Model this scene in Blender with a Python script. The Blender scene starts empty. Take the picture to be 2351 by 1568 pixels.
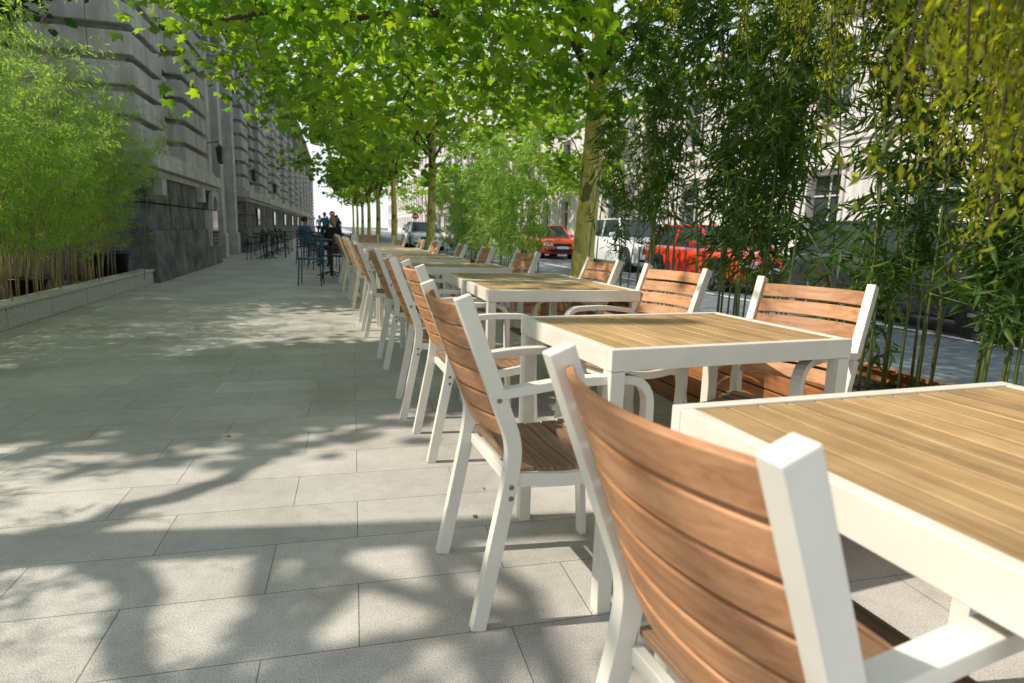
import bpy, math, random
import numpy as np
from mathutils import Vector, Matrix
random.seed(7); rng=np.random.default_rng(7)
S=bpy.context.scene; COL=S.collection
R=math.radians

# ---------------------------------------------------------------- helpers
class MB:
    def __init__(s): s.v=[];s.f=[];s.m=[]
    def box(s,x0,x1,y0,y1,z0,z1,m=0,tx=0,ty=0):
        n=len(s.v)
        s.v+=[(x0,y0,z0),(x1,y0,z0),(x1,y1,z0),(x0,y1,z0),(x0+tx,y0+ty,z1),(x1-tx,y0+ty,z1),(x1-tx,y1-ty,z1),(x0+tx,y1-ty,z1)]
        for q in ((0,3,2,1),(4,5,6,7),(0,1,5,4),(1,2,6,5),(2,3,7,6),(3,0,4,7)):
            s.f.append(tuple(n+i for i in q)); s.m.append(m)
    def sweep(s,path,prof,up=(0,0,1),m=0,sc=None,cap=True):
        P=[Vector(p) for p in path]; up=Vector(up); k=len(prof); n0=len(s.v)
        for i,p in enumerate(P):
            t=(P[min(i+1,len(P)-1)]-P[max(i-1,0)]).normalized()
            n=up-t*up.dot(t)
            if n.length<1e-4: n=Vector((1,0,0))-t*t.x
            n.normalize(); b=t.cross(n)
            q=1 if sc is None else sc[i]
            for a,c in prof: s.v.append(tuple(p+b*(a*q)+n*(c*q)))
        for i in range(len(P)-1):
            for j in range(k):
                a=n0+i*k+j;b_=n0+i*k+(j+1)%k
                s.f.append((a,b_,b_+k,a+k)); s.m.append(m)
        if cap:
            s.f.append(tuple(n0+j for j in reversed(range(k)))); s.m.append(m)
            e=n0+(len(P)-1)*k; s.f.append(tuple(e+j for j in range(k))); s.m.append(m)
    def rect(s,path,w,h,up,m=0): s.sweep(path,[(-w/2,-h/2),(w/2,-h/2),(w/2,h/2),(-w/2,h/2)],up,m)
    def tube(s,path,r,m=0,k=8,r1=None,up=(.3,.2,1)):
        n=len(path); sc=None
        if isinstance(r,(list,tuple)): sc=list(r); r=1
        elif r1 is not None: sc=[1+(r1/r-1)*i/(n-1) for i in range(n)]
        s.sweep(path,[(r*math.cos(2*math.pi*j/k),r*math.sin(2*math.pi*j/k)) for j in range(k)],up,m,sc)
    def lathe(s,cx,cy,prof,m=0,k=20,z0=0):
        n0=len(s.v)
        for r,z in prof:
            for j in range(k): s.v.append((cx+r*math.cos(2*math.pi*j/k),cy+r*math.sin(2*math.pi*j/k),z0+z))
        for i in range(len(prof)-1):
            for j in range(k):
                a=n0+i*k+j;b=n0+i*k+(j+1)%k; s.f.append((a,b,b+k,a+k)); s.m.append(m)
        s.f.append(tuple(n0+j for j in reversed(range(k))));s.m.append(m)
        e=n0+(len(prof)-1)*k; s.f.append(tuple(e+j for j in range(k)));s.m.append(m)
    def mesh(s,name,mats,smooth=False):
        me=bpy.data.meshes.new(name); me.from_pydata(s.v,[],s.f)
        for m in mats: me.materials.append(m)
        me.polygons.foreach_set('material_index',s.m)
        if smooth: me.polygons.foreach_set('use_smooth',[True]*len(s.f))
        me.update(); return me
def add(name,me,loc=(0,0,0),rz=0,parent=None,bevel=0,seg=2,sc=1):
    o=bpy.data.objects.new(name,me); COL.objects.link(o); o.location=loc; o.rotation_euler=(0,0,rz)
    if sc!=1: o.scale=(sc,)*3 if not isinstance(sc,tuple) else sc
    if parent: o.parent=parent
    if bevel:
        b=o.modifiers.new('bevel','BEVEL'); b.width=bevel; b.segments=seg; b.limit_method='ANGLE'; b.angle_limit=R(40)
    return o
def empty(name,loc=(0,0,0),rz=0):
    o=bpy.data.objects.new(name,None); COL.objects.link(o); o.location=loc; o.rotation_euler=(0,0,rz); o.empty_display_size=.2
    return o
def fillet(pts,r,n=5):
    out=[Vector(pts[0])]
    for i in range(1,len(pts)-1):
        p=Vector(pts[i]);a=(Vector(pts[i-1])-p);b=(Vector(pts[i+1])-p)
        d=min(r,a.length*.45,b.length*.45); A=p+a.normalized()*d;B=p+b.normalized()*d
        for k in range(n+1):
            t=k/n; out.append(A*(1-t)**2+p*2*t*(1-t)+B*t*t)
    out.append(Vector(pts[-1])); return out

# ---------------------------------------------------------------- materials
def newmat(name):
    m=bpy.data.materials.new(name); m.use_nodes=True; nt=m.node_tree; nt.nodes.clear()
    return m,nt,nt.nodes,nt.links
def N(nt,t,**k):
    n=nt.nodes.new(t)
    for a,b in k.items(): setattr(n,a,b)
    return n
def ramp(nt,src,stops):
    r=N(nt,'ShaderNodeValToRGB'); e=r.color_ramp.elements
    while len(e)<len(stops): e.new(.5)
    for i,(p,c) in enumerate(stops): e[i].position=p; e[i].color=(*c,1) if len(c)==3 else c
    nt.links.new(src,r.inputs[0]); return r.outputs[0]
def coords(nt,scale=(1,1,1),rot=(0,0,0)):
    tc=N(nt,'ShaderNodeTexCoord'); mp=N(nt,'ShaderNodeMapping'); mp.inputs['Scale'].default_value=scale; mp.inputs['Rotation'].default_value=rot
    nt.links.new(tc.outputs['Object'],mp.inputs[0]); return mp.outputs[0]
def noise(nt,vec,scale,detail=4,rough=.55,dist=0):
    n=N(nt,'ShaderNodeTexNoise'); n.inputs['Scale'].default_value=scale; n.inputs['Detail'].default_value=detail; n.inputs['Roughness'].default_value=rough; n.inputs['Distortion'].default_value=dist
    nt.links.new(vec,n.inputs['Vector']); return n.outputs['Fac']
def mix(nt,a,b,f,mode='MIX'):
    m=N(nt,'ShaderNodeMix'); m.data_type='RGBA'; m.blend_type=mode
    for s,v in ((0,f),(6,a),(7,b)):
        if isinstance(v,(int,float)): m.inputs[s].default_value=v
        elif isinstance(v,tuple): m.inputs[s].default_value=(*v,1)
        else: nt.links.new(v,m.inputs[s])
    return m.outputs[2]
def finish(nt,col,rough=.7,bump=None,bstr=.3,bdist=.01,metal=0,spec=.5,coat=0,roughsock=None):
    p=N(nt,'ShaderNodeBsdfPrincipled'); o=N(nt,'ShaderNodeOutputMaterial')
    if isinstance(col,tuple): p.inputs['Base Color'].default_value=(*col,1)
    else: nt.links.new(col,p.inputs['Base Color'])
    p.inputs['Roughness'].default_value=rough; p.inputs['Metallic'].default_value=metal
    p.inputs['Specular IOR Level'].default_value=spec; p.inputs['Coat Weight'].default_value=coat
    if roughsock is not None: nt.links.new(roughsock,p.inputs['Roughness'])
    if bump is not None:
        b=N(nt,'ShaderNodeBump'); b.inputs['Strength'].default_value=bstr; b.inputs['Distance'].default_value=bdist
        nt.links.new(bump,b.inputs['Height']); nt.links.new(b.outputs[0],p.inputs['Normal'])
    nt.links.new(p.outputs[0],o.inputs[0])
def simple(name,c,rough=.6,var=.15,scale=8,bstr=.15,bdist=.003,metal=0,coat=0,spec=.5):
    m,nt,_,_=newmat(name); v=coords(nt); n=noise(nt,v,scale,6)
    lo=tuple(x*(1-var) for x in c); hi=tuple(min(1,x*(1+var)) for x in c)
    finish(nt,ramp(nt,n,[(.3,lo),(.7,hi)]),rough,noise(nt,v,scale*12,3),bstr,bdist,metal,spec,coat); return m
def wood(name,dark,mid,light,axis='Y',vlo=.82,vhi=1.14,rough=.5):
    m,nt,_,_=newmat(name)
    sc={'Y':(60,2.2,60),'X':(2.2,60,60)}[axis]
    g=N(nt,'ShaderNodeNewGeometry')
    tc=N(nt,'ShaderNodeTexCoord'); ad=N(nt,'ShaderNodeVectorMath',operation='MULTIPLY_ADD')
    oi=N(nt,'ShaderNodeObjectInfo'); sm=N(nt,'ShaderNodeMath',operation='ADD'); nt.links.new(g.outputs['Random Per Island'],sm.inputs[0]); nt.links.new(oi.outputs['Random'],sm.inputs[1])
    cb=N(nt,'ShaderNodeCombineXYZ'); 
    for i in range(3): nt.links.new(sm.outputs[0],cb.inputs[i])
    nt.links.new(cb.outputs[0],ad.inputs[0]); ad.inputs[1].default_value=(7,13,5); nt.links.new(tc.outputs['Object'],ad.inputs[2])
    mp=N(nt,'ShaderNodeMapping'); mp.inputs['Scale'].default_value=sc; nt.links.new(ad.outputs[0],mp.inputs[0])
    n1=noise(nt,mp.outputs[0],1,5,.65,.6)
    c=ramp(nt,n1,[(.28,dark),(.5,mid),(.72,light)])
    hsv=N(nt,'ShaderNodeHueSaturation'); mr=N(nt,'ShaderNodeMapRange'); mr.inputs[3].default_value=vlo; mr.inputs[4].default_value=vhi
    fr=N(nt,'ShaderNodeMath',operation='FRACT'); nt.links.new(sm.outputs[0],fr.inputs[0])
    nt.links.new(fr.outputs[0],mr.inputs[0]); nt.links.new(mr.outputs[0],hsv.inputs['Value']); nt.links.new(c,hsv.inputs['Color'])
    bl=noise(nt,tc.outputs['Object'],9,5,.6)
    c2=mix(nt,hsv.outputs[0],ramp(nt,bl,[(.35,(.74,.72,.70)),(.62,(1,1,1))]),.8,'MULTIPLY')
    finish(nt,c2,rough,n1,.25,.0015,spec=.4); return m
def leafmat(name,c1,c2,t1,t2,trans=.45):
    m,nt,_,L=newmat(name); g=N(nt,'ShaderNodeNewGeometry'); r=g.outputs['Random Per Island']
    tc=N(nt,'ShaderNodeTexCoord'); cl=noise(nt,tc.outputs['Object'],1.3,3)
    rr=mix(nt,r,cl,.45)
    col=ramp(nt,rr,[(.15,c1),(.8,c2)]); tcol=ramp(nt,rr,[(.15,t1),(.8,t2)])
    p=N(nt,'ShaderNodeBsdfPrincipled'); p.inputs['Roughness'].default_value=.5; p.inputs['Specular IOR Level'].default_value=.35
    L.new(col,p.inputs['Base Color']); t=N(nt,'ShaderNodeBsdfTranslucent'); L.new(tcol,t.inputs['Color'])
    mx=N(nt,'ShaderNodeMixShader'); mx.inputs[0].default_value=trans; L.new(p.outputs[0],mx.inputs[1]); L.new(t.outputs[0],mx.inputs[2])
    o=N(nt,'ShaderNodeOutputMaterial'); L.new(mx.outputs[0],o.inputs[0]); return m

M={}
M['frame']=simple('cream_powder_coat',(.74,.71,.63),.4,.06,7,.15,.001)
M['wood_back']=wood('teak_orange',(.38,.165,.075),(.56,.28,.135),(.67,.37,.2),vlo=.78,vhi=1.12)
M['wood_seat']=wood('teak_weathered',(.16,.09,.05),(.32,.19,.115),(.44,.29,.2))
M['wood_top']=wood('teak_table',(.32,.205,.1),(.49,.325,.16),(.57,.4,.22),vlo=.8,vhi=1.14)
M['wood_box']=wood('planter_planks',(.22,.085,.035),(.4,.17,.065),(.52,.25,.11))
M['bolt']=simple('bolt_steel',(.25,.25,.25),.35,.1,metal=1)
M['soil_and_gap_shade']=simple('soil_and_gap_shade',(.035,.025,.018),.95,.4,20,.8,.02)
M['black']=simple('black_metal',(.02,.022,.025),.45,.2)
M['teal']=simple('dark_teal_metal',(.02,.09,.13),.5,.2)
M['asphalt']=simple('asphalt',(.13,.16,.17),.85,.3,3,.5,.004)
M['line']=simple('road_paint',(.75,.75,.73),.7,.15,10)
M['kerb']=simple('kerb_granite',(.42,.41,.39),.8,.25,30,.4,.004)
M['glass']=simple('dark_glass',(.03,.04,.045),.08,.2,1,0,spec=.8)
M['rubber']=simple('tyre_rubber',(.018,.018,.018),.8,.2)
M['alloy']=simple('alloy',(.5,.5,.5),.3,.1,metal=.8)
M['lamp']=simple('headlamp_lens',(.7,.72,.75),.1,.1,coat=1)
M['plate']=simple('plate_white',(.75,.75,.75),.4,.03)

def pavement():
    m,nt,_,L=newmat('granite_paving'); v=coords(nt,rot=(0,0,R(1.5)))
    b=N(nt,'ShaderNodeTexBrick'); L.new(v,b.inputs['Vector']); b.offset=.37; b.offset_frequency=2; b.squash=1.12; b.squash_frequency=3
    b.inputs['Scale'].default_value=1; b.inputs['Brick Width'].default_value=.62; b.inputs['Row Height'].default_value=.285
    b.inputs['Mortar Size'].default_value=.0015; b.inputs['Mortar Smooth'].default_value=.2; b.inputs['Bias'].default_value=0
    b.inputs['Color1'].default_value=(.48,.465,.44,1); b.inputs['Color2'].default_value=(.58,.56,.53,1); b.inputs['Mortar'].default_value=(.14,.13,.12,1)
    sp=ramp(nt,noise(nt,v,230,2,.8),[(.36,(.48,.48,.49)),(.5,(1,1,1)),(.66,(1.25,1.24,1.22))])
    c=mix(nt,b.outputs['Color'],sp,.8,'MULTIPLY')
    st=ramp(nt,noise(nt,v,1.4,7,.6,.4),[(.3,(.72,.70,.67)),(.6,(1.04,1.04,1.04))])
    c=mix(nt,c,st,.9,'MULTIPLY')
    st2=ramp(nt,noise(nt,v,14,6,.7),[(.3,(.8,.79,.78)),(.55,(1,1,1))])
    c=mix(nt,c,st2,.7,'MULTIPLY')
    h=mix(nt,noise(nt,v,180,3,.7),b.outputs['Fac'],.6,'SUBTRACT')
    finish(nt,c,.55,h,.35,.003,spec=.5); return m
M['pave']=pavement()
def stone(name,a,b,rough_scale=6,bstr=.5,bd=.02):
    m,nt,_,L=newmat(name); v=coords(nt)
    n=noise(nt,v,2.2,8,.62,.3); c=ramp(nt,n,[(.3,a),(.7,b)])
    vs=N(nt,'ShaderNodeMapping'); vs.inputs['Scale'].default_value=(3,3,.35); L.new(v,vs.inputs[0])
    st=ramp(nt,noise(nt,vs.outputs[0],1.5,5,.6),[(.35,(.6,.6,.6)),(.6,(1,1,1))])
    c=mix(nt,c,st,.7,'MULTIPLY'); sp=ramp(nt,noise(nt,v,60,4,.7),[(.35,(.75,.75,.75)),(.6,(1.1,1.1,1.1))]); c=mix(nt,c,sp,.8,'MULTIPLY')
    finish(nt,c,.88,noise(nt,v,rough_scale,10,.7),bstr,bd,spec=.25); return m
M['stone']=stone('grey_limestone',(.42,.41,.40),(.68,.66,.63),14,.4,.015)
M['rough']=stone('quarry_faced_stone',(.13,.135,.14),(.5,.49,.48),7,1.0,.28)
M['stone_lt']=stone('pale_stucco',(.62,.58,.56),(.77,.73,.7),20,.15,.01)
M['trim']=stone('pale_trim',(.6,.57,.52),(.75,.72,.67),20,.15,.01)
M['brick']=stone('red_brick_wall',(.3,.17,.12),(.45,.28,.2),20,.4,.01)
def bark():
    m,nt,_,L=newmat('plane_bark'); v=coords(nt,(1,1,.45))
    vo=N(nt,'ShaderNodeTexVoronoi'); vo.inputs['Scale'].default_value=11
    ds=N(nt,'ShaderNodeVectorMath',operation='ADD'); nn=N(nt,'ShaderNodeTexNoise'); nn.inputs['Scale'].default_value=6; L.new(v,nn.inputs['Vector'])
    sc=N(nt,'ShaderNodeVectorMath',operation='SCALE'); sc.inputs['Scale'].default_value=.25; L.new(nn.outputs['Color'],sc.inputs[0])
    L.new(v,ds.inputs[0]); L.new(sc.outputs[0],ds.inputs[1]); L.new(ds.outputs[0],vo.inputs['Vector'])
    c=ramp(nt,vo.outputs['Color'],[(.12,(.18,.15,.05)),(.22,(.55,.46,.12)),(.6,(.7,.6,.18)),(.88,(.4,.35,.12))])
    c=mix(nt,c,ramp(nt,noise(nt,v,25,5),[(.3,(.65,.65,.6)),(.6,(1,1,1))]),.8,'MULTIPLY')
    finish(nt,c,.8,noise(nt,v,30,6),.5,.01); return m
M['bark']=bark()
M['twig']=simple('twig_bark',(.085,.065,.04),.85,.3)
M['cane']=simple('bamboo_cane',(.12,.15,.04),.5,.35,6)
M['cane_dry']=simple('bamboo_cane_dry',(.3,.25,.11),.6,.35,6)
M['leaf']=leafmat('plane_leaf',(.03,.09,.015),(.10,.19,.025),(.12,.36,.015),(.58,.8,.03),.55)
M['leaf_dk']=leafmat('dark_leaf',(.015,.05,.02),(.04,.10,.03),(.03,.12,.02),(.1,.24,.04),.35)
M['bam']=leafmat('bamboo_leaf',(.02,.065,.018),(.065,.13,.025),(.07,.2,.012),(.34,.5,.03),.44)
M['bam_sunlit']=leafmat('bamboo_leaf_sunlit',(.13,.27,.06),(.25,.41,.1),(.4,.7,.08),(.7,.9,.18),.55)  # paler bamboo leaf, sunlight put into its colour
M['weep']=leafmat('weeping_leaf',(.05,.09,.01),(.24,.27,.015),(.18,.3,.01),(.85,.85,.02),.55)

# ---------------------------------------------------------------- leaves
def tmpl_plane():
    pol=[(-90,.12),(-55,.5),(-20,.78),(-2,.5),(18,.62),(38,.95),(56,.55),(90,1.12),(124,.55),(142,.95),(162,.62),(182,.5),(200,.78),(235,.5)]
    V=[(0,.0,0.04)]+[(r*math.cos(R(a))*.5,r*math.sin(R(a))*.5,-.14*r*r) for a,r in pol]
    n=len(pol); F=[(0,1+i,1+(i+1)%n) for i in range(n)]
    return np.array(V),np.array(F)
def tmpl_small(w=.5):
    V=[(0,-.5,0),(w/2,-.05,-.08),(0,.5,-.05),(-w/2,-.05,-.08)]; return np.array(V),np.array([(0,1,2),(0,2,3)])
def tmpl_simple5():
    V=[(0,-.45,0),(.5,-.1,-.08),(.3,.3,-.05),(0,.55,-.1),(-.3,.3,-.05),(-.5,-.1,-.08)]
    return np.array(V),np.array([(0,1,2),(0,2,3),(0,3,4),(0,4,5)])
def leaves(name,P,size,tmpl,mat,parent,tilt=.55,droop=.4,dsd=.4,L0=None):
    P=np.asarray(P,float); n=len(P); tv,tf=tmpl
    yaw=rng.uniform(0,2*np.pi,n); pd=rng.normal(droop,dsd,n)
    L=np.stack([np.cos(yaw)*np.cos(pd),np.sin(yaw)*np.cos(pd),-np.sin(pd)],1)
    if L0 is not None: L=L*.8+L0; L/=np.linalg.norm(L,axis=1)[:,None]
    up=np.stack([rng.normal(0,tilt,n),rng.normal(0,tilt,n),np.ones(n)],1)
    W=np.cross(L,up); W/=np.linalg.norm(W,axis=1)[:,None]+1e-9; Nn=np.cross(W,L)
    s=size*rng.uniform(.6,1.25,n)[:,None,None]
    V=P[:,None,:]+s*(tv[None,:,0,None]*W[:,None,:]+tv[None,:,1,None]*L[:,None,:]+tv[None,:,2,None]*Nn[:,None,:])
    k=len(tv); F=(tf[None]+ (np.arange(n)*k)[:,None,None]).reshape(-1,3)
    me=bpy.data.meshes.new(name); me.vertices.add(n*k); me.vertices.foreach_set('co',V.reshape(-1).astype(np.float32))
    nf=len(F); me.loops.add(nf*3); me.loops.foreach_set('vertex_index',F.reshape(-1).astype(np.int32))
    me.polygons.add(nf); me.polygons.foreach_set('loop_start',np.arange(0,nf*3,3,dtype=np.int32)); me.polygons.foreach_set('loop_total',np.full(nf,3,dtype=np.int32))
    me.materials.append(mat); me.update(); me.validate()
    return add(name,me,parent=parent)
T_PL=tmpl_plane(); T_SM=tmpl_small(.34); T_BAM=tmpl_small(.15); T5=tmpl_simple5()

def curve_pts(a,b,sag,n=8,jit=.08):
    a=Vector(a);b=Vector(b); out=[]; d=(b-a).length
    for i in range(n+1):
        t=i/n; p=a.lerp(b,t); p.z+=sag*math.sin(math.pi*t)*d
        if 0<i<n: p+=Vector((random.gauss(0,1),random.gauss(0,1),random.gauss(0,.6)))*jit*d/n
        out.append(p)
    return out
def tree(name,base,lean,h,r,crown_c,crown_r,nclump,nleaf,lsize,mat='leaf',tmpl=None,limbs=None,clr=.55,zmin=-1,flat=.42,lr=.33,extra=()):
    e=empty(name,base); B=Vector(base)
    mb=MB()
    tp=[Vector((lean[0]*t+.03*math.sin(5*t),lean[1]*t+.02*math.sin(7*t+1),h*t)) for t in [i/10 for i in range(11)]]
    mb.tube(tp,[r*(1.25 if i==0 else 1.05-.5*i/10) for i in range(11)],0,14)
    cc=Vector(crown_c)-B
    mains=[]
    for i in range(7):
        a=i*2*math.pi/7+random.uniform(-.3,.3); t=random.uniform(.5,.95)
        st=tp[int(t*10)]
        en=cc+Vector((math.cos(a)*crown_r[0]*.6,math.sin(a)*crown_r[1]*.6,random.uniform(-.2,.4)*crown_r[2]))
        mains.append((st,en))
    mp=[]
    for st,en in mains:
        c=curve_pts(st,en,.1,10,.25); mb.tube(c,r*.33,1,7,r*.08); mp+=c[3:]
    for lm in (limbs or []):
        c=curve_pts(Vector(lm[0])-B,Vector(lm[1])-B,.06,10,.2); mb.tube(c,r*lr,1,8,r*lr*.5); mp+=c[3:]
    P=[]
    for i in range(nclump+len(extra)):
        while True:
            v=Vector((random.uniform(-1,1),random.uniform(-1,1),random.uniform(zmin,1)))
            if .25<v.length<1: break
        c=cc+Vector((v.x*crown_r[0],v.y*crown_r[1],v.z*crown_r[2]))
        if i>=nclump: c=Vector(extra[i-nclump])-B
        near=min(mp,key=lambda q:(q-c).length); mb.tube(curve_pts(near,c,.06,5,.3),r*.07,1,5,r*.025)
        n=int(nleaf*random.uniform(.6,1.4)); q=rng.normal(0,1,(n,3))*np.array([clr,clr,clr*flat])
        P.append(q+np.array(c))
        for k in range(3):
            d=Vector((random.gauss(0,clr),random.gauss(0,clr),random.gauss(0,clr*.3))); mb.tube([c,c+d*.5+Vector((0,0,.03)),c+d],r*.03,1,4,r*.015)
    add('trunk',mb.mesh('trunk',[M['bark'],M['twig']],True),parent=e)
    leaves('foliage',np.concatenate(P),lsize,tmpl or T_PL,M[mat],e)
    return e

# ---------------------------------------------------------------- ground
def sheet(name,x0,x1,y0,y1,z,mat):
    mb=MB(); mb.v=[(x0,y0,z),(x1,y0,z),(x1,y1,z),(x0,y1,z)]; mb.f=[(0,1,2,3)]; mb.m=[0]; return add(name,mb.mesh(name,[mat]))
sheet('ground',-600,600,-600,900,-.17,M['asphalt'])
sheet('road',2.95,11.6,-30,240,-.12,M['asphalt'])
mb=MB(); mb.box(-14,2.8,-12,240,-.16,0); add('pavement',mb.mesh('pavement',[M['pave']]))
mb=MB(); mb.box(11.75,14.4,-12,240,-.16,.0); add('pavement',mb.mesh('pavement',[M['pave']]))
mb=MB()
for i in range(120):
    mb.box(2.803,2.95,-10+i,-10+i+.99,-.16,.004); mb.box(11.6,11.747,-10+i,-10+i+.99,-.16,.004)
add('kerb',mb.mesh('kerb',[M['kerb']]),bevel=.008)
mb=MB()
for y in (2.2,9,15.8,22.6,29.4,36): mb.box(7.35,10.9,y-.05,y+.05,-.116,-.112)
mb.box(7.3,7.4,-8,60,-.111,-.108)
add('road_marking',mb.mesh('road_marking',[M['line']]))

# ---------------------------------------------------------------- furniture
def chair_mesh():
    mb=MB(); w=.205
    for sgn in (-1,1):
        y=sgn*w; up=(0,1,0)
        post=fillet([(0,y,0),(.078,y,.40),(.088,y,.50),(-.055,y,.875)],.09,6)
        mb.rect(post,.040,.030,up,0)
        arm=fillet([(.036,y,.632),(.25,y,.657),(.465,y,.652),(.468,y,.40),(.495,y,0)],.075,7)
        mb.rect(arm,.024,.036,up,0)
        rail=fillet([(.09,y-sgn*.004,.405),(.27,y-sgn*.004,.385),(.465,y-sgn*.004,.415)],.12,6)
        mb.rect(rail,.036,.022,up,0)
        for z in (.36,.39): 
            mb.tube([(.078,y+sgn*.0145,z),(.078,y+sgn*.019,z)],.007,3,10)
        mb.tube([(.04,y+sgn*.0145,.62),(.04,y+sgn*.019,.62)],.007,3,10)
    mb.box(.445,.467,-w+.014,w-.014,.375,.408,0); mb.box(.085,.105,-w+.014,w-.014,.37,.40,0)
    for i in range(7):
        x=.125+i*.056; z=.412+.10*(x-.28)**2/.03*.12
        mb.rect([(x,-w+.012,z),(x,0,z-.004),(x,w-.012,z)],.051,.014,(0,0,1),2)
    for i in range(6):
        z=.535+i*.0585; t=(z-.50)/.375; x=.088-.143*t
        P=[]
        for k in range(13):
            q=-1+2*k/12; P.append((x-.046*(1-q*q)+.004,q*(w-.010),z))
        n=Vector((.143,0,-.375)).normalized()
        mb.rect(P,.012,.0525,(n.x,0,n.z),1)
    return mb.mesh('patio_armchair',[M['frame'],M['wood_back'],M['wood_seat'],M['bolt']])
CH=chair_mesh()
def chair(u,s,deg):   # u,s: centre of the rear feet line
    return add('patio_armchair',CH,(u,s,0),R(deg),bevel=.0035)
def table_mesh(w=.828,l=.623,h=.74):
    mb=MB(); b=.026
    mb.box(0,w,0,b,h-.058,h,0); mb.box(0,w,l-b,l,h-.058,h,0)
    mb.box(0,b,b+.0005,l-b-.0005,h-.0585,h-.0004,0); mb.box(w-b,w,b+.0005,l-b-.0005,h-.0585,h-.0004,0)
    for x in (0.0015,w-.0435):
        for y in (.0015,l-.0435): mb.box(x,x+.042,y,y+.042,0,h-.0595,0)
    n=12; p=(w-2*b-.004)/n
    for i in range(n):
        x=b+.002+i*p; mb.box(x+.0038,x+p-.0038,b+.002,l-b-.002,h-.022,h-.003,1)
    mb.box(b+.001,w-b-.001,b+.001,l-b-.001,h-.028,h-.0235,2)  # dark sheet below the slats, paints shade into the gaps
    return mb.mesh('patio_table',[M['frame'],M['wood_top'],M['soil_and_gap_shade']])
TB=table_mesh()
def table(u,s,deg):  # far-left corner
    a=R(deg); l=.623
    return add('patio_table',TB,(u+math.sin(a)*l,s-math.cos(a)*l,0),a,bevel=.0025)
table(.560,.927,2.9); table(.612,2.03,5.3); table(.715,3.568,0); table(.70,4.20,1)
table(.52,5.35,-1); table(.42,6.55,1); table(.40,7.2,0); table(.34,8.6,1); table(.32,9.25,0); table(.24,10.8,0); table(.2,12.1,0)
for c in ((.362,.58,5),(.325,1.632,3.5),(.385,2.83,2),(.345,3.50,-2),(.325,4.72,3),(.25,6.1,2),(.25,7.1,-2),(.2,8.3,0),(.16,9.1,2),(.1,10.4,0),(.06,11.7,3)): chair(*c)
for c in ((1.70,1.93,180+25),(1.60,2.78,180+14),(1.53,3.52,180+2),(1.42,4.75,180+6),(1.36,5.85,180),(1.28,6.7,178),(1.2,8.0,183),(1.15,9.0,180),(1.05,10.5,182),(1.0,11.9,180)): chair(*c)
chair(.62,12.95,-88)

def bistro_chair():
    mb=MB()
    for x in (-.19,.19):
        mb.tube([(x,-.2,0),(x*.9,-.16,.45),(x*.9,-.22,.84)],.011,0,6); mb.tube([(x,.2,0),(x*.9,.17,.45)],.011,0,6)
        mb.tube([(x,-.17,.62),(x,.16,.64),(x*.95,.17,.45)],.01,0,6)
    mb.box(-.2,.2,-.18,.2,.44,.462,0)
    mb.tube([(-.17,-.22,.84),(0,-.235,.86),(.17,-.22,.84)],.012,0,6)
    for i in range(7):
        x=-.14+i*.0467; mb.tube([(x,-.165,.47),(x,-.225,.84)],.007,0,5)
    for z in (.56,.65,.74): mb.tube([(-.17,-.185-.1*(z-.5),z),(.17,-.185-.1*(z-.5),z)],.007,0,5)
    return mb
BC=bistro_chair().mesh('bistro_chair',[M['teal']],True); BCB=bistro_chair().mesh('bistro_chair',[M['black']],True)
def bistro_table():
    mb=MB(); mb.lathe(0,0,[(.02,0),(.02,.71)],0,10); mb.lathe(0,0,[(.33,.71),(.35,.72),(.35,.74),(.34,.75)],0,24)
    for a in range(4):
        c,s=math.cos(a*math.pi/2+.4),math.sin(a*math.pi/2+.4); mb.tube([(0,0,.1),(c*.15,s*.15,.06),(c*.3,s*.3,0.01)],.013,0,6)
    return mb
BT=bistro_table().mesh('bistro_table',[M['black']],True)
add('bistro_chair',BC,(-.42,11.35,0),R(175))
for u,s,r in ((.0,12.6,150),(.1,14.2,90),(-.4,15.5,200),(-.75,17.5,60),(-.3,18.8,10)): add('bistro_chair',BCB,(u,s,0),R(r))
for u,s in ((-.1,13.4),(-.35,17.9)): add('bistro_table',BT,(u,s,0))
for u,s,r in ((-2.2,19.2,80),(-1.7,20.6,-90),(-2.3,21.6,90),(-1.75,22.8,-80),(-2.3,24,100),(-1.8,25.2,-95),(-2.2,28,90)): add('bistro_chair',BCB,(u,s,0),R(r))
for u,s in ((-2.0,20),(-2.05,22.2),(-2.05,24.6),(-2,27.2)): add('bistro_table',BT,(u,s,0))

# ---------------------------------------------------------------- planters
def planter(s0,s1,u0=2.02,u1=2.62,h=.4):
    mb=MB(); n=4; p=h/n
    for i in range(n):
        z0=i*p+.004; z1=(i+1)*p-.004
        mb.box(u0,u0+.022,s0,s1,z0,z1,0); mb.box(u1-.022,u1,s0,s1,z0,z1,0)
        mb.box(u0+.023,u1-.023,s0,s0+.022,z0,z1,0); mb.box(u0+.023,u1-.023,s1-.022,s1,z0,z1,0)
    mb.box(u0-.012,u0+.05,s0-.01,s1+.01,h,h+.02,0); mb.box(u1-.05,u1+.012,s0-.01,s1+.01,h,h+.02,0)
    mb.box(u0+.0505,u1-.0505,s0-.01,s0+.05,h,h+.0195,0); mb.box(u0+.0505,u1-.0505,s1-.05,s1+.01,h,h+.0195,0)
    mb.box(u0+.024,u1-.024,s0+.024,s1-.024,.02,h-.05,1)
    return add('wooden_planter',mb.mesh('wooden_planter',[M['wood_box'],M['soil_and_gap_shade']]),bevel=.003)
for a,b in ((.2,2.9),(3.0,5.6),(5.7,6.3),(7.5,9.4),(9.5,11.4),(11.5,13.6)): planter(a,b,2.02 if a<6 else 2.15,2.62 if a<6 else 2.75)

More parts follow.
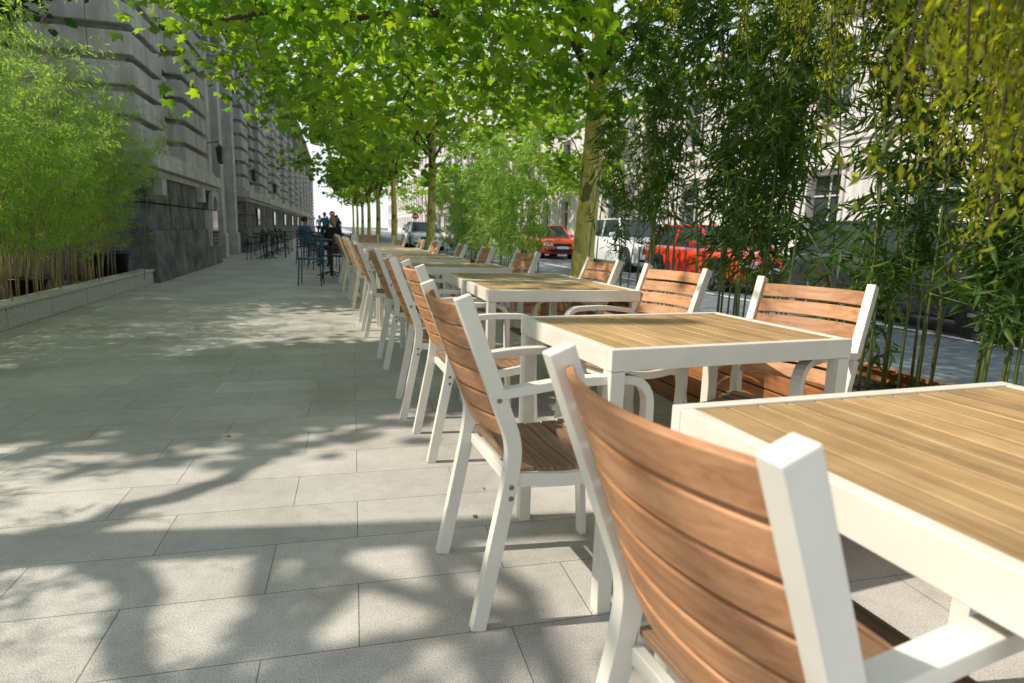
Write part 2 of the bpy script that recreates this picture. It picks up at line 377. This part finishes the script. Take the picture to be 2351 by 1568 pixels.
def bamboo(name,cs,mat='bam',cane='cane',lsize=.11,per=9,tmpl=None,out=.22,tlo=.18,lean=.28,tw=.35,bias=(0,0)):
    """cs: list of (x,y,z0,height,n canes,spread, leaves per cane)"""
    e=empty(name,(cs[0][0],cs[0][1],0)); off=Vector((cs[0][0],cs[0][1],0)); mb=MB(); P=[];D=[]
    for x,y,z0,h,nc,sp,nl in cs:
        for i in range(nc):
            b=Vector((x+random.gauss(0,sp),y+random.gauss(0,sp),z0))-off
            hh=h*random.uniform(.6,1.08); a=random.uniform(0,6.28); ln=random.uniform(.06,lean)*hh
            pts=[b+Vector((math.cos(a)*ln*t**2.2+bias[0]*t*t,math.sin(a)*ln*t**2.2+bias[1]*t*t,hh*(t-.08*t**3))) for t in [k/7 for k in range(8)]]
            mb.tube(pts,.0065,0,5,.002)
            nn=max(2,int(nl/per))
            for j in range(nn):
                t=tlo+(1-tlo)*random.random()**.8; f=t*7; k=min(6,int(f)); p=pts[k].lerp(pts[k+1],f-k)
                aa=random.uniform(0,6.28); q=Vector((math.cos(aa),math.sin(aa),.25)); ll=out*random.uniform(.3,1)*(1.1-.4*t)
                if random.random()<tw: mb.tube([p,p+q*ll],.0016,0,3)
                for m_ in range(per):
                    P.append(p+q*ll*random.uniform(.25,1.1)+Vector((random.gauss(0,.025),random.gauss(0,.025),random.gauss(0,.025)))); D.append((q.x*.8,q.y*.8,-.25))
    add('canes',mb.mesh('canes',[M[cane]],True),parent=e)
    leaves('foliage',np.array([tuple(p) for p in P]),lsize,tmpl or T_BAM,M[mat],e,tilt=.9,droop=.35,dsd=.5,L0=np.array(D))
    return e
bamboo('bamboo_plant',[(2.32,2.28,.35,.75,6,.05,60)],lsize=.12)
bamboo('bamboo_plant',[(2.32,2.85,.35,2.9,11,.12,420),(2.3,3.25,.35,3.1,12,.15,420)],lsize=.11,tlo=.18)
bamboo('bamboo_plant',[(2.3,3.9,.35,2.8,8,.14,270),(2.3,4.4,.35,2.6,7,.13,250)],lsize=.11,tlo=.3)
bamboo('bamboo_plant',[(2.32,5.0,.35,2.1,5,.13,200)],lsize=.11,tlo=.35)
bamboo('bamboo_plant',[(2.3,1.5,.35,3.2,13,.16,560),(2.4,2.0,.35,3.4,12,.14,560),(2.5,1.0,.35,3.2,12,.14,520),(2.5,.55,.35,3.2,9,.14,480)],lsize=.11,tlo=.14)
for s in (7.9,8.7,9.4,10.3,11.2,12.2,13.1):
    bamboo('bamboo_plant',[(2.42,s,.35,2.15+random.uniform(-.2,.3),9,.2,260)],mat='bam_sunlit',lsize=.12,lean=.2)
# left planter bed with dense bamboo hedge
mb=MB()
for i in range(14):
    mb.box(-3.06,-2.90,-2.0+i*.96,-2.0+i*.96+.95,0,.2,0)
mb.box(-3.10,-2.875,-2.0,11.44,.2005,.235,0)
mb.box(-6.5,-3.065,-2.0,11.44,.0,.14,1)
add('planter_bed',mb.mesh('planter_bed',[M['kerb'],M['soil_and_gap_shade']]),bevel=.012)
cs=[]
s=-.2
while s<11.1:
    for u in (-3.2,-3.7,-4.2):
        h=(3.12+.26*math.sin(s*1.3)+.2*math.sin(s*3.1+u))*(1 if u<-3.5 else .88)
        if s<4.2: h=h*.80
        cs.append((u+random.gauss(0,.08),s+random.gauss(0,.1),.13,h,9,.14,350 if s>5.5 else 190))
    s+=.42
bamboo('bamboo_hedge',cs,mat='bam_sunlit',cane='cane_dry',lsize=.075,per=16,out=.44,tlo=.22,tw=.08,lean=.36,bias=(.26,.0))

def pot(u,s,r=.2,h=.38):
    mb=MB(); mb.lathe(0,0,[(r*.72,0),(r*.95,h*.9),(r*1.06,h*.9),(r*1.06,h),(r*.95,h),(r*.9,h*.9),(.01,h*.88)],0,20); return add('plant_pot',mb.mesh('plant_pot',[M['black']],True),(u,s,.14))
pot(-3.3,10.3,.2,.42); pot(-3.25,10.85,.19,.4); pot(-3.4,8.3,.2,.2)

# ---------------------------------------------------------------- trees
tree('plane_tree',(2.66,6.6,0),(.16,-.05),5.2,.125,(1.05,6.0,3.9),(3.7,3.3,1.9),108,104,.175,
     limbs=[((2.75,6.6,3.6),(-1.4,5.0,3.25)),((2.75,6.6,3.0),(-1.0,6.2,2.7)),((2.75,6.6,3.3),(-.2,4.0,3.3)),((2.75,6.6,3.0),(4.2,6.2,3.6))],clr=.45,lr=.36)
tree('plane_tree',(2.5,17.3,0),(.1,.1),5,.13,(1.2,16.0,4.6),(4.0,5.0,2.3),56,88,.19,tmpl=T5)
tree('plane_tree',(2.35,26.5,0),(-.05,.1),5,.13,(1.3,26.5,5.0),(3.9,4.8,2.4),40,80,.24,tmpl=T5)
for s in (36,46,57,70,86): tree('plane_tree',(2.3,s,0),(0,0),5,.14,(2.2,s,5.9),(3.0,4.5,2.6),30,70,.3,tmpl=T5)
for s in (30,40,54,70,90): tree('plane_tree',(12.6,s,0),(0,0),5,.14,(12,s,5.6),(3.6,4,2.8),24,70,.32,tmpl=T5)
# trees beside the left hedge (nearer two unseen, shaped to shade the pavement)
tree('street_tree',(-4.6,10.6,0),(0,0),4.4,.14,(-4.35,9.7,4.35),(1.0,1.1,.9),18,150,.15,mat='leaf_dk',tmpl=T5,clr=.35)
tree('street_tree',(-5.6,4.4,0),(0,0),4.5,.16,(-4.75,4.95,4.7),(1.8,1.0,1.2),46,175,.17,clr=.32,tmpl=T5)
tree('street_tree',(-3.3,2.45,0),(.15,0),5.6,.14,(-4.7,-.8,5.0),(1.2,.5,.8),8,130,.17,tmpl=T5,
     limbs=[((-3.25,2.45,2.5),(-2.93,3.3,3.05)),((-3.2,2.45,2.7),(-3.0,1.3,3.05)),((-3.2,2.45,3.6),(-4.2,1.6,4.1))],clr=.18,lr=.45,extra=[(-4.05,1.5,4.3),(-3.75,1.55,4.2)])

# weeping foliage overhead at right
def weeping(name,base,anchors,mat='weep'):
    e=empty(name,base); B=Vector(base); mb=MB(); P=[]
    mb.tube([Vector((0,0,0)),Vector((.02,.03,1.2)),Vector((-.05,.1,2.9))],.07,0,10,.05)
    for ax,ay,az,n,ln,spr in anchors:
        A=Vector((ax,ay,az))-B; c=curve_pts(Vector((-.05,.1,2.85)),A,.08,6,.1); mb.tube(c,.02,0,6,.006)
        for i in range(n):
            p=A+Vector((random.gauss(0,spr),random.gauss(0,spr),random.uniform(-.1,.15))); l=ln*random.uniform(.45,1.05)
            dx,dy=random.gauss(0,.06),random.gauss(0,.06); pts=[p+Vector((dx*t,dy*t,-l*t)) for t in [k/5 for k in range(6)]]
            mb.tube([A,p],.003,0,4); mb.tube(pts,.0015,0,3)
            m=int(l*400)
            t=rng.uniform(0,1,m); q=np.array(p)[None]+np.stack([dx*t,dy*t,-l*t],1)+rng.normal(0,.016,(m,3)); P.append(q)
    add('branches',mb.mesh('branches',[M['twig']],True),parent=e)
    leaves('foliage',np.concatenate(P),.017,T_SM,M[mat],e,tilt=.8,droop=.9,dsd=.4)
weeping('weeping_tree',(2.45,.35,0),[(.55,.43,1.85,36,.60,.06),(.68,.40,1.9,44,.88,.08),(.98,.66,2.1,48,.95,.11),(1.12,.55,2.1,50,1.15,.11),(.86,.86,2.2,42,.74,.10),(1.35,.85,2.3,50,1.25,.14),
   (1.38,1.35,2.7,50,1.2,.16),(1.75,1.3,2.7,50,1.4,.18),(1.45,1.9,3.0,50,1.3,.2),(2.0,1.6,3.0,44,1.5,.2),(1.75,2.3,3.2,40,1.3,.2)])

# ---------------------------------------------------------------- left building
def stone_house():
    e=empty('stone_building',(-6,30,0))
    w=MB()
    def bx(x0,x1,y0,y1,z0,z1,m=0): w.box(x0+6,x1+6,y0-30,y1-30,z0,z1,m)
    back=-12
    def rust(s0,s1,front,z0,z1,pitch=.45,blk=1.1,m=0):
        bx(back,front-.18,s0+.18,s1-.18,z0,z1,m)
        z=z0
        while z<z1-.1:
            zt=min(z+pitch-.11,z1)
            L=s1-s0; n=max(1,round(L/blk)); p=L/n
            for i in range(n): bx(front-.6,front,s0+i*p+(.0 if i==0 else .012),s0+(i+1)*p-(.0 if i==n-1 else .012),z,zt,m)
            bx(back,front-.605,s0,s0+.5,z,zt-.001,m)
            z+=pitch
    def plinth(s0,s1,front):
        n=max(1,round((s1-s0)/1.5)); p=(s1-s0)/n
        for i in range(n):
            a=s0+i*p;b=a+p-.02
            w.box(back+6,front+6,a-30,b-30,0,.86,1,.06,.0); bx(back,front-.12,a+.03,b-.03,.862,1.3,1); bx(back,front-.125,a+.05,b-.01,1.32,1.76,1)
    def ledge(s0,s1,front):
        bx(back,front-.02,s0-.04,s1+.04,1.765,1.88,0); bx(back,front+.10,s0-.16,s1+.1,1.882,2.12,0); bx(back,front-.04,s0-.02,s1+.02,2.122,2.22,0)
    plinth(11.5,17.6,-2.82); ledge(11.5,17.6,-2.88)
    rust(11.6,13.4,-3.02,2.223,7.4); rust(13.4,15.0,-3.3,2.223,7.4); rust(15.0,17.4,-3.02,2.223,7.4)
    # arched basement window
    w.box(-2.86+6,-2.78+6,16.2-30,16.9-30,.5,1.3,3)
    w.sweep([(-2.8+6,16.55+.38*math.cos(t)-30,1.3+.38*math.sin(t)) for t in [math.pi*i/10 for i in range(11)]],[(-.06,-.05),(.06,-.05),(.06,.05),(-.06,.05)],(1,0,0),0)
    bx(-3.0,-2.79,16.13,16.2,.45,1.3,0);bx(-3.0,-2.79,16.9,16.97,.45,1.3,0)
    for s in (12.0,15.4,17.0): bx(-3,-2.8,s,s+.25,1.45,1.76,0)
    # recessed entrance bay
    bx(back,-3.5,17.6,23.5,0,7.4,0)
    for s in (18.2,20.0,22.4):
        bx(-3.55,-3.1,s,s+.55,0,.7,0); bx(-3.55,-3.15,s+.05,s+.5,.7,5.6,0); bx(-3.55,-3.05,s-.03,s+.58,5.6,5.95,0)
    bx(-3.49,-3.46,18.95,19.85,0,3.0,3); bx(-3.49,-3.45,20.75,22.2,.9,4.2,3); bx(back,-3.0,17.75,23.4,5.95,6.3,0)
    s=23.6
    while s<92:
        L=6.4
        plinth(s,s+L,-2.85); ledge(s,s+L,-2.9)
        rust(s,s+1.5,-3.0,2.223,7.4); rust(s+L-1.5,s+L,-3.0,2.223,7.4)
        rust(s+1.5,s+2.3,-3.2,2.223,7.4); rust(s+L-2.3,s+L-1.5,-3.2,2.223,7.4)
        bx(back,-3.3,s+2.3,s+L-2.3,5.6,7.4,0); bx(back,-3.65,s+2.3,s+L-2.3,2.2,5.6,3); bx(-3.7,-3.12,s+2.25,s+L-2.25,2.22,2.45,0)
        bx(-3.64,-3.6,s+L/2-.04,s+L/2+.04,2.45,5.6,4); bx(-3.64,-3.6,s+2.3,s+L-2.3,4.4,4.5,4)
        bx(-2.97,-2.9,s+L/2-.35,s+L/2+.35,.95,1.6,3)
        bx(back,-3.4,s+L,s+L+.4,0,7.4,0)
        s+=L+.4
    bx(back,-2.75,11.45,92.5,7.402,7.6,0); bx(back,-2.6,11.35,92.6,7.602,7.8,0)
    s=11.6
    while s<91:
        bx(back,-3.1,s,s+1.1,7.8,9.0,2); bx(back,-3.15,s+1.1,s+3.3,7.8,8.1,2); bx(back,-3.15,s+1.1,s+3.3,8.75,9.0,2)
        bx(back,-3.4,s+1.1,s+3.3,8.1,8.75,3)
        s+=3.3
    bx(back,-2.7,11.3,92.7,9.002,9.25,0)
    add('walls',w.mesh('walls',[M['stone'],M['rough'],M['brick'],M['glass'],M['trim']]),parent=e,bevel=.035,seg=2)
    return e
stone_house()
mb=MB(); mb.tube([(0,0,0),(.25,0,.05),(.3,0,-.05)],.015,0,6); mb.lathe(.3,0,[(.03,-.05),(.11,-.12),(.08,-.45),(.03,-.5)],1,6); mb.lathe(.3,0,[(.13,-.12),(.02,-.03)],0,6)
lamp=mb.mesh('wall_lantern',[M['black'],M['glass']])
for s in (17.9,24.8,33): add('wall_lantern',lamp,(-3.1,s,3.0))
mb=MB(); mb.tube([(0,0,0),(0,0,9)],.05,0,10); dp=mb.mesh('drainpipe',[M['black']],True)
add('drainpipe',dp,(-3.38,17.72,0)); add('drainpipe',dp,(-3.3,23.4,0))

# ---------------------------------------------------------------- right building
def pale_house(x,s0,s1,h,name='pale_building',mat='stone_lt'):
    e=empty(name,(x,s0,0)); w=MB(); L=s1-s0; n=int(L/3.6); p=L/n; D=10
    def bx(d0,d1,a,b,z0,z1,m=0): w.box(d0,d1,a,b,z0,z1,m)
    floors=[(1.0,3.0,3.8),(4.7,6.6,7.4)] if h<9 else [(1.0,3.0,3.8),(4.7,6.6,7.4),(8.3,10.1,10.9),(11.6,13.2,14)]
    for i in range(n):
        a=i*p; wa=a+p*.32; wb=a+p*.68
        bx(0,D,a,wa,0,floors[-1][2],0); bx(0,D,wb,a+p,0,floors[-1][2],0)
        z=0
        for lo,hi,top in floors:
            bx(.003,D,wa,wb,z,lo,0); bx(.003,D,wa,wb,hi,top,0); bx(.28,D,wa,wb,lo,hi,1)
            bx(-.06,.0,wa-.14,wa,lo-.1,hi+.14,2); bx(-.06,0,wb,wb+.14,lo-.1,hi+.14,2); bx(-.1,.0,wa-.2,wb+.2,lo-.22,lo-.1,2); bx(-.13,.0,wa-.22,wb+.22,hi+.14,hi+.3,2)
            bx(.22,.275,(wa+wb)/2-.03,(wa+wb)/2+.03,lo,hi,2); bx(.22,.275,wa,wb,hi-.65,hi-.6,2)
            z=top
    t=floors[-1][2]
    bx(-.12,D,-.1,L+.1,t+.002,t+.18,2); bx(-.35,D,-.3,L+.3,t+.182,t+.42,2); bx(-.08,0-.001,0,L,3.9,4.1,2); bx(-.1,-.001,0,L,0,.7,2)
    add('walls',w.mesh('walls',[M[mat],M['glass'],M['trim']]),parent=e,bevel=.015,seg=1); return e
pale_house(14.4,3,48,8); pale_house(14.4,49,110,15)
pale_house(14.4,111,180,15,'distant_building')

# ---------------------------------------------------------------- cars
M['red']=simple('car_red',(.7,.04,.015),.25,.03,2,0,coat=1)
M['white']=simple('car_white',(.78,.8,.82),.25,.03,2,0,coat=1)
M['grey']=simple('car_grey',(.16,.17,.19),.3,.03,2,0,coat=1,metal=.4)
M['dark']=simple('car_black',(.03,.033,.037),.25,.03,2,0,coat=1)
def car(name,u,s,paint,L=4.3,W=1.8,H=1.5,front=-1,suv=False,z=-.12):
    """front toward -Y (camera)."""
    e=empty(name,(u,s,z),0 if front<0 else math.pi)
    b=MB(); hw=W/2; hood=H*.60; belt=H*.64
    st=[(0,.80,.30,.42,.50),(.04,.90,.22,.50,hood-.14),(.25,.97,.2,.55,hood-.05),(.95,1,.2,.6,hood+.0),(1.25,1,.2,.6,belt),(2.2,1,.2,.6,belt),(3.3,1,.2,.62,belt+.02),(L-.5,.98,.22,.62,belt+.04),(L-.08,.93,.25,.62,belt-.02),(L,.84,.32,.55,belt-.2)]
    for (y,wf,zb,zm,zt) in st:
        w_=hw*wf; sec=[(w_*.86,zb),(w_,zb+.1),(w_*1.0,zm),(w_*.965,zt-.09),(w_*.90,zt-.015),(w_*.55,zt+.015),(0,zt+.025)]
        ring=[(x,zz) for x,zz in sec]+[(-x,zz) for x,zz in reversed(sec[:-1])]
        k=len(ring)
        for x,zz in ring: b.v.append((x,y-L/2,zz))
    for i in range(len(st)-1):
        for j in range(k): 
            a=i*k+j;c=i*k+(j+1)%k; b.f.append((a,c,c+k,a+k)); b.m.append(0)
    b.f.append(tuple(reversed(range(k))));b.m.append(0); b.f.append(tuple((len(st)-1)*k+j for j in range(k)));b.m.append(0)
    add('body',b.mesh('body',[paint],True),parent=e,bevel=.02)
    g=MB()
    y0=1.15-L/2; y1=(L-.15 if not suv else L-.2)-L/2; ya=y0+.75; yb=y1-(.5 if not suv else .35); bw=hw*.9; rw=hw*.72; rt=H-.03
    g.v+=[(-bw,y0,belt-.04),(bw,y0,belt-.04),(bw,y1,belt),(-bw,y1,belt),(-rw,ya,rt),(rw,ya,rt),(rw,yb,rt),(-rw,yb,rt)]
    for q in ((0,3,2,1),(4,5,6,7),(0,1,5,4),(1,2,6,5),(2,3,7,6),(3,0,4,7)): g.f.append(q); g.m.append(1)
    g.box(-rw-.02,rw+.02,ya-.02,yb+.03,rt+.001,H,0,.06,.06)
    for sx in (-1,1):
        for A,B in (((sx*bw,y0,belt-.04),(sx*rw,ya,rt)),((sx*bw,y1,belt),(sx*rw,yb,rt)),((sx*bw*1.0,(y0+y1)/2+.1,belt),(sx*rw,(ya+yb)/2+.05,rt))):
            g.rect([A,B],.06,.05,(0,1,0),0)
        g.rect([(sx*rw,ya,rt),(sx*rw,yb,rt)],.05,.05,(0,0,1),0)
        g.box(sx*(hw+.09)-.08,sx*(hw+.09)+.08,y0+.38,y0+.5,belt+.0,belt+.14,0)
    add('cabin',g.mesh('cabin',[paint,M['glass']]),parent=e,bevel=.012)
    d=MB(); f=-L/2
    for sx in (-1,1):
        d.box(sx*hw*.72-.17,sx*hw*.72+.17,f-.012,f+.16,hood-.30,hood-.18,0)
        d.box(sx*hw*.74-.12,sx*hw*.74+.12,f-.012,f+.1,.34,.42,2)
        d.box(sx*hw*.78-.15,sx*hw*.78+.15,L/2-.1,L/2+.012,belt-.28,belt-.12,3)
    d.box(-hw*.45,hw*.45,f-.016,f+.1,hood-.33,hood-.2,2); d.box(-hw*.6,hw*.6,f-.018,f+.1,.27,.45,2); d.box(-.26,.26,f-.03,f,.44,.55,1)
    add('lights_and_grille',d.mesh('details',[M['lamp'],M['plate'],M['rubber'],M['red']]),parent=e,bevel=.01)
    r=.34 if suv else .31
    w=MB()
    for sx in (-1,1):
        for y in (.82-L/2,L-.85-L/2):
            x1=sx*(hw+.005); x0=sx*(hw-.22)
            w.tube([(sx*(hw-.25),y,r+.03),(sx*(hw+.002),y,r+.03)],r+.07,0,26,up=(0,0,1))
            w.tube([(x0,y,r),(sx*(hw-.02),y,r),(x1+sx*.008,y,r)],[r,r,r*.93],0,26,up=(0,0,1))
            w.tube([(x1,y,r),(x1+sx*.014,y,r)],r*.62,1,20,up=(0,0,1))
            for a in range(5):
                t=a*2*math.pi/5; w.rect([(x1+sx*.018,y,r),(x1+sx*.018,y+math.cos(t)*r*.6,r+math.sin(t)*r*.6)],.05,.02,(1,0,0),2)
    add('wheels',w.mesh('wheels',[M['rubber'],M['black'],M['alloy']]),parent=e)
    return e
car('parked_car',9.5,19.0,M['white'],4.4,1.84,1.66,suv=True)
car('parked_car',8.7,12.9,M['red'],4.2,1.78,1.42)
car('parked_car',9.4,27.4,M['red'],4.2,1.78,1.45)
car('parked_car',8.3,6.9,M['dark'],4.5,1.84,1.46)
car('car',4.7,35,M['white'],4.3,1.8,1.5)
car('parked_car',7.9,38,M['grey'],4.3,1.8,1.6,suv=True)
car('parked_car',9.2,46,M['white'],4.3,1.8,1.6,suv=True)
car('parked_car',6.6,55,M['dark'],4.3,1.8,1.5)

# ---------------------------------------------------------------- signs, flag
M['sign_red']=simple('sign_red',(.6,.02,.02),.4,.03); M['sign_white']=simple('sign_white',(.8,.8,.8),.4,.03); M['pole']=simple('galvanised',(.35,.36,.37),.4,.1,metal=.7)
mb=MB(); mb.tube([(0,0,0),(0,0,2.6)],.03,0,8)
mb.tube([(0,-.035,2.25),(0,-.045,2.25)],.3,1,28,up=(0,0,1)); mb.box(-.2,.2,-.052,-.0455,2.19,2.31,2)
me=mb.mesh('no_entry_sign',[M['pole'],M['sign_red'],M['sign_white']])
add('no_entry_sign',me,(7.3,60,-.12)); add('no_entry_sign',me,(-.3,70,0))
mb=MB(); mb.tube([(0,0,0),(-.9,-.2,.7)],.02,0,6)
n0=len(mb.v)
for i in range(7):
    for j in range(5): mb.v.append((-.9+.1*i*.6,-.2+.04*math.sin(i*1.3),.7-.5*j/4-.08*i))
for i in range(6):
    for j in range(4): a=n0+i*5+j; mb.f.append((a,a+1,a+6,a+5)); mb.m.append(1)
add('flag',mb.mesh('flag',[M['pole'],M['sign_red']]),(14.2,44,5.2),sc=1.6)

# ---------------------------------------------------------------- people
M['skin']=simple('skin',(.42,.24,.16),.55,.08); M['hair']=simple('hair',(.03,.02,.015),.7,.2); M['blue']=simple('blue_cloth',(.04,.16,.32),.85,.1); M['navy']=simple('dark_cloth',(.02,.022,.03),.85,.1); M['khaki']=simple('khaki_cloth',(.3,.24,.16),.85,.1); M['whitec']=simple('white_cloth',(.6,.6,.6),.85,.1)
def limb_obj(name,chain,mat,parent):
    V,E=chain; me=bpy.data.meshes.new(name); me.from_pydata([v[0] for v in V],E,[]); me.materials.append(mat)
    o=add(name,me,parent=parent); m=o.modifiers.new('skin','SKIN'); m.use_smooth_shade=True
    sv=me.skin_vertices[0].data
    for i,v in enumerate(V): sv[i].radius=(v[1],v[1]*(v[2] if len(v)>2 else 1)); 
    sv[0].use_root=True
    ss=o.modifiers.new('sub','SUBSURF'); ss.levels=1; ss.render_levels=2; return o
def person(u,s,rz,top,legs,sit=False,stride=.2):
    e=empty('person',(u,s,0),rz); h=.47 if sit else .93
    V=[((0,0,h),.13,1.3),((0,0,h+.2),.12,1.2),((0,.01,h+.42),.14,1.3),((0,.02,h+.52),.06)]
    E=[(0,1),(1,2),(2,3)]
    for sx in (-1,1):
        n=len(V); V+=[((sx*.18,.01,h+.46),.055),((sx*.23,-.03,h+.2),.042)]; E+=[(2,n),(n,n+1)]
    limb_obj('shirt',(V,E),top,e)
    for sx in (-1,1):
        y2=-.22 if sit else -.08*sx
        V=[((sx*.23,-.03,h+.22),.036),((sx*.22,y2-.05,h+.02 if not sit else h+.12),.03),((sx*.21,y2-.08,h-.05 if not sit else h+.14),.028,.5)]; E=[(0,1),(1,2)]
        for q in range(4):
            n=len(V); V+=[((sx*.21+(q-1.5)*.018,y2-.10,h-.1 if not sit else h+.15),.009),((sx*.21+(q-1.5)*.02,y2-.115,h-.14 if not sit else h+.13),.007)]; E+=[(2,n),(n,n+1)]
        limb_obj('arm',(V,E),M['skin'],e)
    V=[((0,0,h),.13,1.1)];E=[]
    for sx in (-1,1):
        n=len(V); st=stride*sx*(0 if sit else 1)
        if sit: V+=[((sx*.1,-.05,h),.09),((sx*.12,-.42,h+.02),.065),((sx*.12,-.44,.25),.052),((sx*.12,-.42,.08),.04),((sx*.13,-.56,.04),.035)]
        else: V+=[((sx*.1,0,h-.06),.09),((sx*.1,-st*.5-.02,.5),.062),((sx*.1,-st*.7,.28),.055),((sx*.1,-st+.03,.08),.04),((sx*.11,-st-.12,.035),.035)]
        E+=[(0,n),(n,n+1),(n+1,n+2),(n+2,n+3),(n+3,n+4)]
    limb_obj('trousers',(V,E),legs,e)
    mb=MB(); z=h+.69; k=14
    prof=[(.03,-.16),(.055,-.13),(.065,-.11),(.08,-.05),(.088,0),(.085,.05),(.06,.095),(.02,.115)]
    mb.lathe(0,0,prof,0,k,z)
    mb.v=[(x,y*1.15+(-.01 if zz>z-.12 else .01),zz) for x,y,zz in mb.v]
    mb.box(-.012,.012,-.125,-.09,z-.03,z+.01,0,.004); mb.box(-.045,-.02,-.103,-.085,z+.008,z+.018,1); mb.box(.02,.045,-.103,-.085,z+.008,z+.018,1); mb.box(-.025,.025,-.1,-.08,z-.06,z-.052,2)
    for sx in (-1,1): mb.box(sx*.088-.008,sx*.088+.008,-.01,.03,z-.03,z+.03,0)
    mb.lathe(0,.018,[(.096,-.03),(.098,.03),(.08,.09),(.03,.125)],1,k,z)
    add('head',mb.mesh('head',[M['skin'],M['hair'],M['red']],True),parent=e)
    return e
person(-.05,16.6,R(-30),M['navy'],M['navy'],True); person(-.9,20.5,R(150),M['blue'],M['khaki'],True)
for u,s,r in ((-.05,16.66,150),(-.9,20.44,-30)): add('bistro_chair',BCB,(u,s,0),R(r))
person(-.55,36,R(10),M['blue'],M['navy']); person(.1,44,R(180),M['navy'],M['navy']); person(-1.1,48,R(0),M['whitec'],M['navy']); person(-.6,52,R(20),M['navy'],M['khaki']); person(.3,58,R(0),M['blue'],M['navy'])
q=[]
for _ in range(8): q.append((random.uniform(-1.2,1.6),random.uniform(1.6,5.5),.006))
M['dry']=simple('dry_leaf',(.22,.09,.03),.8,.4)
leaves('fallen_leaves',np.array(q),.018,T5,M['dry'],None,tilt=.15,droop=0,dsd=.1)

# ---------------------------------------------------------------- light & camera
el=R(48); sd=Vector((math.cos(el)*.991,-math.cos(el)*.132,-math.sin(el)))
sun=bpy.data.lights.new('sun','SUN'); sun.energy=5; sun.angle=R(.7); sun.color=(1,.91,.77); so=bpy.data.objects.new('sun',sun); COL.objects.link(so); so.rotation_euler=sd.to_track_quat('-Z','Y').to_euler()
W=bpy.data.worlds.new('World'); S.world=W; W.use_nodes=True; nt=W.node_tree; bg=nt.nodes['Background']
sk=nt.nodes.new('ShaderNodeTexSky'); sk.sky_type='NISHITA'; sk.sun_disc=False; sk.sun_elevation=el; sk.sun_rotation=math.atan2(-sd.x,-sd.y); sk.air_density=1.0; sk.dust_density=1.5; sk.ozone_density=3
# thin bright haze over the blue, thickest towards the horizon
tc=N(nt,'ShaderNodeTexCoord'); sp=N(nt,'ShaderNodeSeparateXYZ'); nt.links.new(tc.outputs['Generated'],sp.inputs[0])
hz=N(nt,'ShaderNodeMapRange'); nt.links.new(sp.outputs[2],hz.inputs[0]); hz.inputs[1].default_value=0; hz.inputs[2].default_value=.8; hz.inputs[3].default_value=.9; hz.inputs[4].default_value=.3
haze=mix(nt,sk.outputs[0],(8.0,8.5,8.6),hz.outputs[0])
nt.links.new(haze,bg.inputs[0]); bg.inputs[1].default_value=.15
cam=bpy.data.cameras.new('camera'); co=bpy.data.objects.new('camera',cam); COL.objects.link(co); S.camera=co
cam.lens=21.74; cam.sensor_width=36; cam.clip_start=.02; cam.clip_end=2000
co.matrix_world=Matrix.Translation((0,0,1.03))@Matrix.Rotation(R(-16),4,'Z')@Matrix.Rotation(R(90)-.177,4,'X')@Matrix.Rotation(.030,4,'Z')
cam.dof.use_dof=True; cam.dof.focus_distance=2.2; cam.dof.aperture_fstop=5
S.view_settings.view_transform='Standard'; S.view_settings.look='None'; S.view_settings.exposure=0
